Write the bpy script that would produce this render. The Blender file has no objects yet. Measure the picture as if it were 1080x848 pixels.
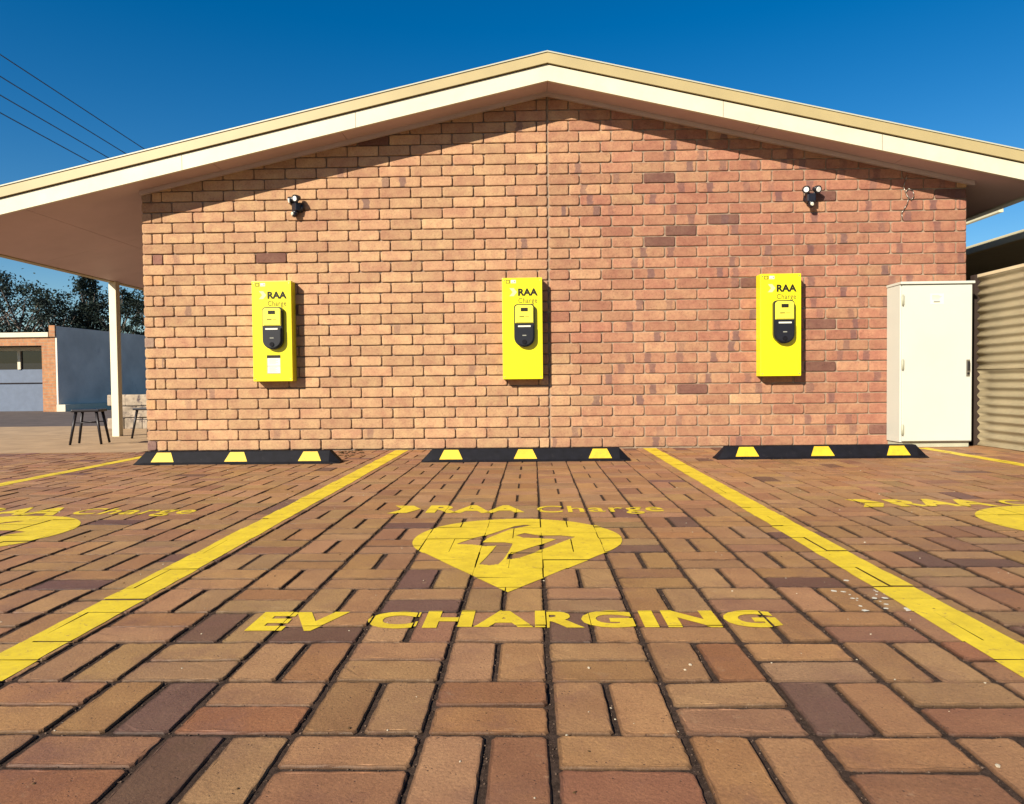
import bpy, bmesh, math, random
from mathutils import Vector, Matrix, noise
R=math.radians
S=bpy.context.scene
COL=S.collection
# ------------------------------------------------------------- camera
cam_d=bpy.data.cameras.new('camera'); cam=bpy.data.objects.new('camera',cam_d); COL.objects.link(cam)
yaw,pitch,roll=-0.0281323,-0.0268561,-0.0107223
fw=Vector((math.sin(yaw)*math.cos(pitch),math.cos(yaw)*math.cos(pitch),math.sin(pitch)))
rt=fw.cross(Vector((0,0,1))).normalized(); up=rt.cross(fw)
rt2=rt*math.cos(roll)+up*math.sin(roll); up2=-rt*math.sin(roll)+up*math.cos(roll)
m=Matrix((rt2,up2,-fw)).transposed().to_4x4(); m.translation=Vector((-0.17596,-6.93567,0.62713))
cam.matrix_world=m
cam_d.sensor_width=36; cam_d.lens=766.27/1080*36; cam_d.clip_start=.05; cam_d.clip_end=2000
S.camera=cam
# ------------------------------------------------------------- light
SUN=Vector((-.215,-.30,.205)).normalized()      # towards the sun
w=bpy.data.worlds.new('World'); S.world=w; w.use_nodes=True
nt=w.node_tree; nt.nodes.clear()
sky=nt.nodes.new('ShaderNodeTexSky'); sky.sky_type='NISHITA'; sky.sun_disc=False
sky.sun_elevation=math.asin(SUN.z); sky.sun_rotation=math.atan2(SUN.x,SUN.y)
sky.air_density=1.0; sky.dust_density=0.2; sky.ozone_density=2.5
hs=nt.nodes.new('ShaderNodeHueSaturation'); hs.inputs['Hue'].default_value=.503; hs.inputs['Saturation'].default_value=1.48; hs.inputs['Value'].default_value=1.15
bg=nt.nodes.new('ShaderNodeBackground'); bg.inputs['Strength'].default_value=.050
wo=nt.nodes.new('ShaderNodeOutputWorld')
nt.links.new(sky.outputs[0],hs.inputs['Color']); nt.links.new(hs.outputs[0],bg.inputs['Color']); nt.links.new(bg.outputs[0],wo.inputs[0])
sl=bpy.data.lights.new('sun','SUN'); so=bpy.data.objects.new('sun',sl); COL.objects.link(so)
sl.energy=5.0; sl.angle=R(.5); sl.color=(1,.90,.72)
so.rotation_euler=(-SUN).to_track_quat('-Z','Y').to_euler()
vs=S.view_settings; vs.view_transform='Standard'; vs.look='None'; vs.exposure=.93; vs.gamma=1; vs.use_curve_mapping=False
S.cycles.diffuse_bounces=2

# ------------------------------------------------------------- helpers
def tag(o,label=None,cat=None,group=None,kind=None):
    if label: o['label']=label
    if cat: o['category']=cat
    if group: o['group']=group
    if kind: o['kind']=kind
    return o
def empty(name,loc=(0,0,0),label=None,cat=None,group=None):
    o=bpy.data.objects.new(name,None); COL.objects.link(o); o.location=loc; o.empty_display_size=.1
    return tag(o,label,cat,group)
class MB:
    def __init__(s): s.bm=bmesh.new()
    def box(s,x0,x1,y0,y1,z0,z1,b=0,mi=0,mat=None):
        r=bmesh.ops.create_cube(s.bm,size=1); vs_=r['verts']
        for v in vs_:
            v.co=Vector(((x0+x1)/2+v.co.x*(x1-x0),(y0+y1)/2+v.co.y*(y1-y0),(z0+z1)/2+v.co.z*(z1-z0)))
        fs=set(f for v in vs_ for f in v.link_faces)
        for f in fs: f.material_index=mi
        if b>0:
            es=list(set(e for v in vs_ for e in v.link_edges))
            r2=bmesh.ops.bevel(s.bm,geom=es,offset=b,segments=2,affect='EDGES',profile=.6)
            vs_=list(set(v for f in r2['faces'] for v in f.verts))
        if mat is not None:
            for v in vs_: v.co=mat@v.co
        return vs_
    def tube(s,p0,p1,r0,r1=None,n=12,mi=0,cap=True):
        if r1 is None:r1=r0
        p0=Vector(p0);p1=Vector(p1);d=(p1-p0).normalized()
        a=d.orthogonal().normalized();b=d.cross(a)
        A=[s.bm.verts.new(p0+(a*math.cos(2*math.pi*i/n)+b*math.sin(2*math.pi*i/n))*r0) for i in range(n)]
        B=[s.bm.verts.new(p1+(a*math.cos(2*math.pi*i/n)+b*math.sin(2*math.pi*i/n))*r1) for i in range(n)]
        for i in range(n):
            f=s.bm.faces.new((A[i],A[(i+1)%n],B[(i+1)%n],B[i])); f.material_index=mi; f.smooth=True
        if cap:
            s.bm.faces.new(A[::-1]).material_index=mi; s.bm.faces.new(B).material_index=mi
        return A+B
    def prism(s,pts,fn,mi=0):
        """pts 2D outline; fn(p,k) k=0/1 gives 3D of the two ends"""
        A=[s.bm.verts.new(fn(p,0)) for p in pts];B=[s.bm.verts.new(fn(p,1)) for p in pts]
        n=len(pts)
        for i in range(n): s.bm.faces.new((A[i],A[(i+1)%n],B[(i+1)%n],B[i])).material_index=mi
        s.bm.faces.new(A[::-1]).material_index=mi; s.bm.faces.new(B).material_index=mi
    def quad(s,ps,mi=0):
        f=s.bm.faces.new([s.bm.verts.new(p) for p in ps]); f.material_index=mi; return f
    def build(s,name,mats,parent=None,smooth=False,keepn=False):
        if not keepn: bmesh.ops.recalc_face_normals(s.bm,faces=s.bm.faces)
        me=bpy.data.meshes.new(name); s.bm.to_mesh(me); s.bm.free()
        if not isinstance(mats,(list,tuple)): mats=[mats]
        for q in mats: me.materials.append(q)
        if smooth:
            for p in me.polygons: p.use_smooth=True
        o=bpy.data.objects.new(name,me); COL.objects.link(o); o.parent=parent
        return o
def copy_tree(o,parent=None,loc=None):
    c=o.copy(); COL.objects.link(c); c.parent=parent
    if loc is not None: c.location=loc
    for ch in list(o.children): copy_tree(ch,c)
    return c
def wpt(px,py,yp=None,zp=None,xp=None):
    """point of the plane y=yp / z=zp / x=xp seen at a photograph position (used to measure sizes)"""
    d=fw+rt2*((px-540)/766.27)-up2*((py-424)/766.27); c=m.translation
    t=(yp-c.y)/d.y if yp is not None else (zp-c.z)/d.z if zp is not None else (xp-c.x)/d.x
    return c+d*t

# ------------------------------------------------------------- materials
def newmat(name,rough=.7,spec=.3,metal=0):
    mt=bpy.data.materials.new(name); mt.use_nodes=True; n=mt.node_tree
    b=n.nodes['Principled BSDF']; b.inputs['Roughness'].default_value=rough; b.inputs['Specular IOR Level'].default_value=spec; b.inputs['Metallic'].default_value=metal
    return mt,n,b
def N(n,t,**k):
    x=n.nodes.new(t)
    for a,b in k.items(): setattr(x,a,b)
    return x
def noise_n(n,scale,detail=4,rough=.55,vec=None):
    x=N(n,'ShaderNodeTexNoise'); x.inputs['Scale'].default_value=scale; x.inputs['Detail'].default_value=detail; x.inputs['Roughness'].default_value=rough
    if vec is None:
        tc=N(n,'ShaderNodeTexCoord'); vec=tc.outputs['Object']
    n.links.new(vec,x.inputs['Vector']); return x
def ramp(n,src,stops):
    x=N(n,'ShaderNodeValToRGB'); n.links.new(src,x.inputs[0]); cr=x.color_ramp
    while len(cr.elements)>1: cr.elements.remove(cr.elements[-1])
    cr.elements[0].position=stops[0][0]; cr.elements[0].color=stops[0][1]
    for p,c in stops[1:]:
        e=cr.elements.new(p); e.color=c
    return x
def mix(n,a,b,f,mode='MIX'):
    x=N(n,'ShaderNodeMix',data_type='RGBA',blend_type=mode)
    for s,v in ((6,a),(7,b)):
        if isinstance(v,tuple): x.inputs[s].default_value=v
        else: n.links.new(v,x.inputs[s])
    if isinstance(f,float): x.inputs[0].default_value=f
    else: n.links.new(f,x.inputs[0])
    return x.outputs[2]
def bump(n,b,src,strength=.3,dist=.002):
    x=N(n,'ShaderNodeBump'); x.inputs['Strength'].default_value=strength; x.inputs['Distance'].default_value=dist
    n.links.new(src,x.inputs['Height']); n.links.new(x.outputs[0],b.inputs['Normal']); return x
def g(v): return (v,v,v,1)
AK=.72
def c4(c): return (c[0]*AK,c[1]*AK,c[2]*AK,1)
def plain(name,col,rough=.6,spec=.3,metal=0,var=.12,scale=6,bmp=0,dirt=None):
    mt,n,b=newmat(name,rough,spec,metal)
    a=noise_n(n,scale,6,.6)
    r=ramp(n,a.outputs[0],[(.3,g(1-var)),(.7,g(1+var*.4))])
    o=mix(n,c4(col),r.outputs[0],1.0,'MULTIPLY')
    if dirt:
        d=noise_n(n,dirt[1],8,.7); dr=ramp(n,d.outputs[0],[(dirt[2],g(0)),(dirt[2]+.12,g(1))])
        o=mix(n,o,c4(dirt[0]),dr.outputs[0])
    n.links.new(o,b.inputs['Base Color'])
    if bmp: bump(n,b,noise_n(n,scale*12,5).outputs[0],bmp)
    return mt

def paver_mat():
    mt,n,b=newmat('clay paver',.62,.35)
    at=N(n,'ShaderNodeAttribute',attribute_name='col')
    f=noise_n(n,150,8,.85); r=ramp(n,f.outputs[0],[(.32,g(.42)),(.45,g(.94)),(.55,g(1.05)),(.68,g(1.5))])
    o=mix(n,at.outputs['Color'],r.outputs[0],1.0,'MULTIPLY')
    l=noise_n(n,7,4,.6); r2=ramp(n,l.outputs[0],[(.3,(.86,.80,.80,1)),(.7,(1.1,1.08,1.0,1))])
    o=mix(n,o,r2.outputs[0],1.0,'MULTIPLY')
    st=noise_n(n,4.5,6,.7); rst=ramp(n,st.outputs[0],[(.52,g(0)),(.74,g(.55))])
    o=mix(n,o,c4((.20,.095,.075)),rst.outputs[0])
    v=N(n,'ShaderNodeTexVoronoi'); v.inputs['Scale'].default_value=95; tc=N(n,'ShaderNodeTexCoord'); n.links.new(tc.outputs['Object'],v.inputs['Vector'])
    rv=ramp(n,v.outputs['Distance'],[(.10,g(1)),(.2,g(0))])
    gate=noise_n(n,30,2); rg=ramp(n,gate.outputs[0],[(.56,g(0)),(.62,g(1))])
    mm=mix(n,g(0),rv.outputs[0],rg.outputs[0])
    o=mix(n,o,(.07,.035,.025,1),mm)
    # pale scuffs and dust
    s=noise_n(n,16,8,.75); rs=ramp(n,s.outputs[0],[(.60,g(0)),(.78,g(.45))])
    o=mix(n,o,(.47,.33,.20,1),rs.outputs[0])
    n.links.new(o,b.inputs['Base Color'])
    h=noise_n(n,140,6,.7); hh=N(n,'ShaderNodeMath',operation='SUBTRACT'); n.links.new(h.outputs[0],hh.inputs[0]); n.links.new(mm,hh.inputs[1])
    bump(n,b,hh.outputs[0],.7,.0022)
    rr=ramp(n,l.outputs[0],[(.3,g(.52)),(.7,g(.75))]); n.links.new(rr.outputs[0],b.inputs['Roughness'])
    return mt
def brick_mat():
    mt,n,b=newmat('clay brick',.85,.15)
    at=N(n,'ShaderNodeAttribute',attribute_name='col')
    uv=N(n,'ShaderNodeUVMap',uv_map='band')
    sx=N(n,'ShaderNodeSeparateXYZ'); n.links.new(uv.outputs[0],sx.inputs[0])
    a1=N(n,'ShaderNodeAttribute',attribute_name='bands')
    s2=N(n,'ShaderNodeSeparateColor'); n.links.new(a1.outputs['Color'],s2.inputs[0])
    wob=noise_n(n,22,3); wm=N(n,'ShaderNodeMath',operation='MULTIPLY_ADD'); wm.inputs[1].default_value=.22; n.links.new(wob.outputs[0],wm.inputs[0]); n.links.new(sx.outputs[0],wm.inputs[2])
    sb=N(n,'ShaderNodeMath',operation='SUBTRACT'); n.links.new(wm.outputs[0],sb.inputs[0]); n.links.new(s2.outputs[0],sb.inputs[1])
    ab=N(n,'ShaderNodeMath',operation='ABSOLUTE'); n.links.new(sb.outputs[0],ab.inputs[0])
    mr=N(n,'ShaderNodeMapRange',interpolation_type='SMOOTHSTEP'); mr.inputs[1].default_value=.13; mr.inputs[2].default_value=.095; n.links.new(ab.outputs[0],mr.inputs[0])
    ml=N(n,'ShaderNodeMath',operation='MULTIPLY'); n.links.new(mr.outputs[0],ml.inputs[0]); n.links.new(s2.outputs[1],ml.inputs[1])
    o=mix(n,at.outputs['Color'],(.095,.06,.075,1),ml.outputs[0])
    f=noise_n(n,52,9,.8); r=ramp(n,f.outputs[0],[(.30,g(.48)),(.46,g(.98)),(.56,g(1.05)),(.72,g(1.35))])
    o=mix(n,o,r.outputs[0],1.0,'MULTIPLY')
    f2=noise_n(n,9,5,.6); r3=ramp(n,f2.outputs[0],[(.35,(1.08,1.06,.95,1)),(.65,(.88,.76,.74,1))])
    o=mix(n,o,r3.outputs[0],1.0,'MULTIPLY')
    n.links.new(o,b.inputs['Base Color'])
    bump(n,b,noise_n(n,60,9,.8).outputs[0],.9,.006)
    return mt
def wall_tex(name,c1,c2,mort,bw,bh):
    mt,n,b=newmat(name,.85,.15)
    tc=N(n,'ShaderNodeTexCoord'); mp=N(n,'ShaderNodeMapping'); mp.inputs['Rotation'].default_value=(R(90),0,0)
    n.links.new(tc.outputs['Object'],mp.inputs[0])
    x=N(n,'ShaderNodeTexBrick'); x.inputs['Color1'].default_value=c4(c1); x.inputs['Color2'].default_value=c4(c2); x.inputs['Mortar'].default_value=c4(mort)
    x.inputs['Scale'].default_value=1; x.inputs['Brick Width'].default_value=bw; x.inputs['Row Height'].default_value=bh; x.inputs['Mortar Size'].default_value=.008
    n.links.new(mp.outputs[0],x.inputs['Vector'])
    f=noise_n(n,8,6,.7); r=ramp(n,f.outputs[0],[(.3,g(.7)),(.7,g(1.15))])
    o=mix(n,x.outputs[0],r.outputs[0],1.0,'MULTIPLY'); n.links.new(o,b.inputs['Base Color'])
    bump(n,b,x.outputs['Fac'],-.4,.006); return mt
def paint_mat(name,col):
    mt,n,b=newmat(name,.55,.35)
    f=noise_n(n,9,9,.75); r=ramp(n,f.outputs[0],[(.3,(.70,.66,.8,1)),(.7,g(1.06))])
    o=mix(n,c4(col),r.outputs[0],1.0,'MULTIPLY')
    s=noise_n(n,38,9,.78); rs=ramp(n,s.outputs[0],[(.57,g(0)),(.66,g(.8))])
    o=mix(n,o,(.26,.14,.06,1),rs.outputs[0])
    n.links.new(o,b.inputs['Base Color']); bump(n,b,noise_n(n,120,6,.7).outputs[0],.4,.0015); return mt

M={}
M['paver']=paver_mat(); M['brick']=brick_mat()
M['mortar']=plain('mortar',(.40,.29,.21),.9,.1,var=.35,scale=14,bmp=.5)
M['mortar dark']=plain('dark mortar',(.31,.22,.165),.9,.1,var=.45,scale=14,bmp=.5)
M['sand']=plain('joint sand',(.085,.055,.042),.95,.1,var=.6,scale=90,bmp=1.0,dirt=((.24,.17,.12),170,.58))
M['paint']=paint_mat('road paint',(.96,.73,.034))
M['concrete']=plain('concrete path',(.52,.36,.22),.85,.2,var=.25,scale=3,bmp=.3,dirt=((.25,.17,.11),9,.62))
M['asphalt']=plain('asphalt',(.15,.12,.11),.9,.2,var=.3,scale=3,bmp=.4)
M['earth']=plain('ground',(.22,.16,.10),.95,.1,var=.4,scale=.4)
M['fascia']=plain('cream fascia paint',(.78,.72,.55),.5,.3,var=.10,scale=4,dirt=((.55,.47,.33),26,.72))
M['cap']=plain('tan metal capping',(.50,.40,.20),.45,.4,var=.10,scale=3)
M['caplip']=plain('pale capping edge',(.55,.55,.42),.4,.4,var=.05)
M['soffit']=plain('painted soffit board',(.68,.50,.52),.6,.25,var=.14,scale=1.2)
M['trim']=plain('soffit bead',(.66,.53,.52),.6,.2,var=.1)
M['gap']=plain('dark gap',(.05,.035,.03),.9,.1)
M['roofing']=plain('roof sheet',(.60,.58,.48),.45,.4,var=.1)
M['post']=plain('cream post paint',(.88,.82,.62),.5,.3,var=.06,scale=5)
M['yellow']=plain('charger yellow',(.90,.80,.012),.34,.45,var=.04,scale=3)
M['yellow2']=plain('unit yellow',(.88,.80,.08),.38,.4,var=.03)
M['black']=plain('black plastic',(.012,.012,.020),.35,.45,var=.2)
M['ink']=plain('black lettering',(.02,.018,.012),.6,.2,var=.05)
M['ink2']=plain('thin lettering',(.22,.20,.03),.6,.2,var=.05)
M['white']=plain('white label',(.88,.86,.72),.5,.3,var=.05)
M['pale']=plain('pale yellow mark',(.93,.88,.36),.5,.3,var=.03)
M['grey']=plain('grey print',(.35,.35,.30),.6,.2,var=.1)
M['lens']=plain('lamp lens',(.92,.92,.90),.25,.5,var=.03)
M['rubber']=plain('black rubber',(.008,.008,.014),.7,.15,var=.45,scale=18,bmp=.5,dirt=((.10,.085,.07),30,.62))
M['stopyel']=paint_mat('reflective yellow',(.85,.60,.03))
M['cabinet']=plain('cabinet cream',(.66,.675,.60),.4,.4,var=.06,scale=1.6,dirt=((.52,.50,.38),30,.74))
M['plinth']=plain('cabinet plinth grey',(.50,.50,.38),.6,.3,var=.15)
M['metal']=plain('dull metal',(.45,.43,.38),.35,.5,.8,var=.15)
M['fence']=plain('corrugated cream steel',(.80,.67,.44),.45,.4,.15,var=.18,scale=2.2,dirt=((.34,.26,.15),7,.66))
M['beam']=plain('beige steel',(.72,.66,.46),.5,.4,var=.12)
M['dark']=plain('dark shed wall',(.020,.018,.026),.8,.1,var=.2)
M['stoolm']=plain('dark stool steel',(.025,.022,.028),.4,.4,.3,var=.2)
M['grender']=plain('grey rendered wall',(.92,.82,.72),.85,.2,var=.22,scale=1.2,bmp=.2,dirt=((.70,.62,.56),2.5,.60))
M['stone']=plain('weathered stone',(.46,.38,.30),.9,.1,var=.5,scale=6,bmp=.7,dirt=((.10,.08,.09),7,.52))
M['farbrick']=wall_tex('far orange brick',(.56,.27,.13),(.48,.22,.12),(.42,.30,.2),.24,.086)
M['sidebrick']=wall_tex('side brick',(.44,.25,.13),(.36,.19,.11),(.42,.34,.25),.30,.0996)
M['door']=plain('blue grey panel',(.15,.19,.28),.6,.3,var=.12)
M['glass']=plain('dark window glass',(.012,.013,.02),.15,.6,var=.1)
M['cream']=plain('cream frame',(.80,.72,.55),.5,.3,var=.08)
M['bark']=plain('pale bark',(.22,.18,.16),.9,.1,var=.4,scale=5)
M['wire']=plain('wire',(.10,.16,.26),.6,.2)
M['crumb']=plain('pale grit',(.60,.52,.40),.9,.1,var=.3,scale=40)
M['litter']=plain('dry leaf',(.10,.06,.03),.9,.1,var=.4,scale=40)
M['splat']=plain('pale splash',(.74,.70,.60),.8,.2,var=.2,scale=60)
def leaf_mat():
    mt,n,b=newmat('leaf',.6,.25)
    oi=N(n,'ShaderNodeAttribute',attribute_name='col')
    n.links.new(oi.outputs['Color'],b.inputs['Base Color']); return mt
M['leaf']=leaf_mat()

# ------------------------------------------------------------- ground sheets
def gz(x,y):
    a=-.014
    if y>-.1: a=-.03-.05*min(1,(y+.1)/3.5)
    if y>3.4: a=-.08-.05*min(1,(y-3.4)/8)
    return a
gb=MB(); xs=[-600,-200,-80,-40,-25,-16,-12,-8,-4,0,4,8,14,25,60,200,600]; ys=[-200,-60,-20,-10,-6,-3,-1,-.1,.0,1.5,3.4,5,7,9,11.4,16,30,60,150,600,1400]
V=[[gb.bm.verts.new((x,y,gz(x,y)-.03)) for x in xs] for y in ys]
for j in range(len(ys)-1):
    for i in range(len(xs)-1): gb.bm.faces.new((V[j][i],V[j][i+1],V[j+1][i+1],V[j+1][i]))
tag(gb.build('ground',M['earth'],keepn=True),kind='structure')
rb=MB(); rb.box(-60,-3.96,5.6,15.5,-.30,-.085)
tag(rb.build('road',M['asphalt']),kind='structure')
cb=MB()
for (a,b_) in ((-.10,1.02),(1.03,2.35),(2.36,5.55)):
    z=-.004 if a<0 else -.03 if a<2 else -.055
    xj=[-16,-12,-9,-6.9,-3.95]
    for x0,x1 in zip(xj[:-1],xj[1:]): cb.box(x0,x1-.008,a,b_,-.2,z,b=.006)
tag(cb.build('footpath',M['concrete']),kind='structure')

# ------------------------------------------------------------- pavers
PM=.230951; PX,PY=-.14587,-5.65695
rnd=random.Random(11)
dark_px=[(160,818),(872,748),(885,612),(310,668),(445,604),(985,590),(105,618),(290,540),(1000,520),(232,590)]
red_px=[(975,835),(700,652),(780,700),(500,735),(330,830),(40,830),(965,745),(700,840),(1040,690),(560,810),(185,770)]
def cell_pavers(c,r):
    x0=PX+c*PM;y0=PY+r*PM;h=PM/2
    if (c+r)%2==0: return [(x0,x0+h,y0,y0+PM),(x0+h,x0+PM,y0,y0+PM)]
    return [(x0,x0+PM,y0,y0+h),(x0,x0+PM,y0+h,y0+PM)]
def find(px):
    p=wpt(px[0],px[1],zp=0); return (p.x,p.y)
darkp=[find(p) for p in dark_px]; redp=[find(p) for p in red_px]
PAV=[]
verts=[];faces=[];cols=[]
C0,C1=-42,int((3.90-PX)/PM)+1; R0,R1=-14,24
for r in range(R0,R1):
    for c in range(C0,C1):
        for (x0,x1,y0,y1) in cell_pavers(c,r):
            if y1>-.095: y1=min(y1,-.102)
            if y1-y0<.04: continue
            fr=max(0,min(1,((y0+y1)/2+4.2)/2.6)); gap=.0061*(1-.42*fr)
            x0j=x0+gap+rnd.uniform(-.0018,.0022);x1j=x1-gap+rnd.uniform(-.0022,.0018)
            y0j=y0+gap*.85+rnd.uniform(-.0018,.002);y1j=y1-gap*.85+rnd.uniform(-.002,.0018)
            cx,cy=(x0j+x1j)/2,(y0j+y1j)/2; hx,hy=(x1j-x0j)/2,(y1j-y0j)/2
            z0=rnd.uniform(-.0018,.0012); tx,ty=rnd.gauss(0,.006),rnd.gauss(0,.006); rot=rnd.gauss(0,.006)
            # colour
            t=rnd.random(); big=noise.noise(Vector((cx*.55,cy*.55,3)))
            if t<.50: col=(.420,.240,.112)
            elif t<.76: col=(.395,.205,.098)
            elif t<.88: col=(.36,.220,.112)
            elif t<.975: col=(.30,.150,.084)
            else: col=(.155,.082,.066)
            if any(x0<=p[0]<=x1 and y0<=p[1]<=y1 for p in darkp): col=(.145,.076,.064)
            if any(x0<=p[0]<=x1 and y0<=p[1]<=y1 for p in redp): col=(.33,.14,.075)
            k=1.0*rnd.uniform(.86,1.10)*(1+.22*big)
            far=max(0,min(1,(cy+4)/3)); 
            mn=(.385,.212,.098); bl=.30 if col[0]>.2 else .12
            col=tuple(col[i]*(1-bl)+mn[i]*bl for i in range(3)); k*=AK
            col=(col[0]*k,col[1]*k*rnd.uniform(.94,1.06)*(1-.05*far),col[2]*k*rnd.uniform(.88,1.14))
            near=cy<-3.2
            nx=5 if hx>hy else 3; ny=5 if hy>hx else 3
            if near: nx,ny=nx*2+1,ny*2+1
            def outline(ins,jit):
                P=[];ex,ey=hx-ins,hy-ins;cc=.006+ins*.3
                # corners cut
                for k_ in range(nx): P.append((-ex+cc+(2*ex-2*cc)*k_/(nx-1),-ey))
                for k_ in range(ny): P.append((ex,-ey+cc+(2*ey-2*cc)*k_/(ny-1)))
                for k_ in range(nx): P.append((ex-cc-(2*ex-2*cc)*k_/(nx-1),ey))
                for k_ in range(ny): P.append((-ex,ey-cc-(2*ey-2*cc)*k_/(ny-1)))
                return P
            seed=rnd.uniform(0,100)
            rings=[]
            amp=.0030 if near else .0008
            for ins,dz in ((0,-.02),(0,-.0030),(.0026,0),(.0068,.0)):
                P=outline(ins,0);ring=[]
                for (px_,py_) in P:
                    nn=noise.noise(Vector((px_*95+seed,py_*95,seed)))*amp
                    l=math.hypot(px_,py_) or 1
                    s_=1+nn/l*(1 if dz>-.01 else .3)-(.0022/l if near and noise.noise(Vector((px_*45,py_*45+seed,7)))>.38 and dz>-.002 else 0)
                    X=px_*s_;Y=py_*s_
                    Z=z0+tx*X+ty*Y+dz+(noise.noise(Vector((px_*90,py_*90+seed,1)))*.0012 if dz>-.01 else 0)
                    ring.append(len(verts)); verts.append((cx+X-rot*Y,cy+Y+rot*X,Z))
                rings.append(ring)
            n_=len(rings[0]);base=len(faces)
            for a,b_ in zip(rings[:-1],rings[1:]):
                for i in range(n_): faces.append((a[i],a[(i+1)%n_],b_[(i+1)%n_],b_[i]))
            faces.append(tuple(rings[-1]))
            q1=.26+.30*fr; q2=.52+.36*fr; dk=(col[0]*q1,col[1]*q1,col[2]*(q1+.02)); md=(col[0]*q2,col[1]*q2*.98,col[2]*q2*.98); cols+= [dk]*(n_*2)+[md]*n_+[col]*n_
            PAV.append((cx,cy,hx,hy,z0,tx,ty,rot))
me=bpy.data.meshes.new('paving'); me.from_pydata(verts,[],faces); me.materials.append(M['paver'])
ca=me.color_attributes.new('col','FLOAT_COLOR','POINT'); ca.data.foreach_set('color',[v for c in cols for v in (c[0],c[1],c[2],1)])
pv=bpy.data.objects.new('paving',me); COL.objects.link(pv); tag(pv,kind='structure')
sb=MB(); nxs=60
sb.quad([(C0*PM+PX,PY+R0*PM,-.0052),(3.93,PY+R0*PM,-.0052),(3.93,-.08,-.0052),(C0*PM+PX,-.08,-.0052)])
tag(sb.build('joint_sand',M['sand'],keepn=True),kind='structure')

# ---- markings painted on the pavers: every shape is cut by the paver tops, so the joints stay open
from collections import defaultdict
GRID=defaultdict(list)
for i,p in enumerate(PAV): GRID[(math.floor(p[0]/.25),math.floor(p[1]/.25))].append(i)
def clip_poly(poly,a,b,c):   # keep a*x+b*y<=c
    out=[]
    for i in range(len(poly)):
        p,q=poly[i],poly[(i+1)%len(poly)]
        dp=a*p[0]+b*p[1]-c;dq=a*q[0]+b*q[1]-c
        if dp<=0: out.append(p)
        if dp*dq<0:
            t=dp/(dp-dq); out.append((p[0]+(q[0]-p[0])*t,p[1]+(q[1]-p[1])*t))
    return out
def paint_polys(name,polys,label,cat,group=None,extra=.0082,lift=.0007):
    vs_,fs=[],[]
    for poly in polys:
        xs_=[p[0] for p in poly];ys_=[p[1] for p in poly]
        for gx in range(math.floor(min(xs_)/.25)-1,math.floor(max(xs_)/.25)+2):
            for gy in range(math.floor(min(ys_)/.25)-1,math.floor(max(ys_)/.25)+2):
                for i in GRID.get((gx,gy),()):
                    cx,cy,hx,hy,z0,tx,ty,rot=PAV[i]
                    L=[(( p[0]-cx)+rot*(p[1]-cy),(p[1]-cy)-rot*(p[0]-cx)) for p in poly]
                    ex,ey=hx-.0036+extra,hy-.0036+extra
                    for a,b_,c_ in ((1,0,ex),(-1,0,ex),(0,1,ey),(0,-1,ey)):
                        L=clip_poly(L,a,b_,c_)
                        if len(L)<3: break
                    if len(L)<3: continue
                    k=len(vs_)
                    for X,Y in L: vs_.append((cx+X-rot*Y,cy+Y+rot*X,z0+tx*X+ty*Y+.0008+lift))
                    fs.append(tuple(range(k,k+len(L))))
    me=bpy.data.meshes.new(name); me.from_pydata(vs_,[],fs); me.materials.append(M['paint'])
    o=bpy.data.objects.new(name,me); COL.objects.link(o); tag(o,label,cat,group); return o
def text_tris(s,bold=0.0,space=1.0):
    cu=bpy.data.curves.new('t','FONT'); cu.body=s; cu.size=1; cu.offset=bold; cu.space_character=space; cu.resolution_u=4
    ob=bpy.data.objects.new('t',cu); COL.objects.link(ob); bpy.context.view_layer.update()
    me=bpy.data.meshes.new_from_object(ob.evaluated_get(bpy.context.evaluated_depsgraph_get()))
    me.calc_loop_triangles()
    T=[[tuple(me.vertices[i].co[:2]) for i in t.vertices] for t in me.loop_triangles]
    bpy.data.objects.remove(ob); bpy.data.curves.remove(cu); bpy.data.meshes.remove(me)
    xs_=[p[0] for t in T for p in t];ys_=[p[1] for t in T for p in t]
    x0,x1,y0,y1=min(xs_),max(xs_),min(ys_),max(ys_)
    out=[]
    for t in T:
        q=[((p[0]-x0)/(x1-x0),(p[1]-y0)/(y1-y0)) for p in t]
        ar=(q[1][0]-q[0][0])*(q[2][1]-q[0][1])-(q[2][0]-q[0][0])*(q[1][1]-q[0][1])
        if abs(ar)<1e-9: continue
        out.append(q if ar>0 else q[::-1])
    return out
def place(T,x0,x1,y0,y1,slope=0): return [[(x0+p[0]*(x1-x0),y0+p[1]*(y1-y0)+slope*p[0]) for p in t] for t in T]
T_EV=text_tris('EV',.05,1.12); T_CH=text_tris('CHARGING',.05,1.14); T_RAA=text_tris('RAA',.045,1.0); T_Cg=text_tris('Charge',.012,1.1)
def ear(poly):
    """ear clipping to triangles (ccw)"""
    P=list(poly)
    A=sum(P[i][0]*P[(i+1)%len(P)][1]-P[(i+1)%len(P)][0]*P[i][1] for i in range(len(P)))
    if A<0: P=P[::-1]
    out=[]
    def cr(o,a,b): return (a[0]-o[0])*(b[1]-o[1])-(a[1]-o[1])*(b[0]-o[0])
    gd=0
    while len(P)>3 and gd<2000:
        gd+=1
        for i in range(len(P)):
            a,b_,c=P[i-1],P[i],P[(i+1)%len(P)]
            if cr(a,b_,c)<=1e-12: continue
            if any(cr(a,b_,p)>=0 and cr(b_,c,p)>=0 and cr(c,a,p)>=0 for p in P if p not in (a,b_,c)): continue
            out.append([a,b_,c]); P.pop(i); break
        else: break
    out.append(P); return out
def to_g(u,v): 
    p=wpt(470+u/7.2,540+v/7.2,zp=0); return (p.x,p.y)
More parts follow.
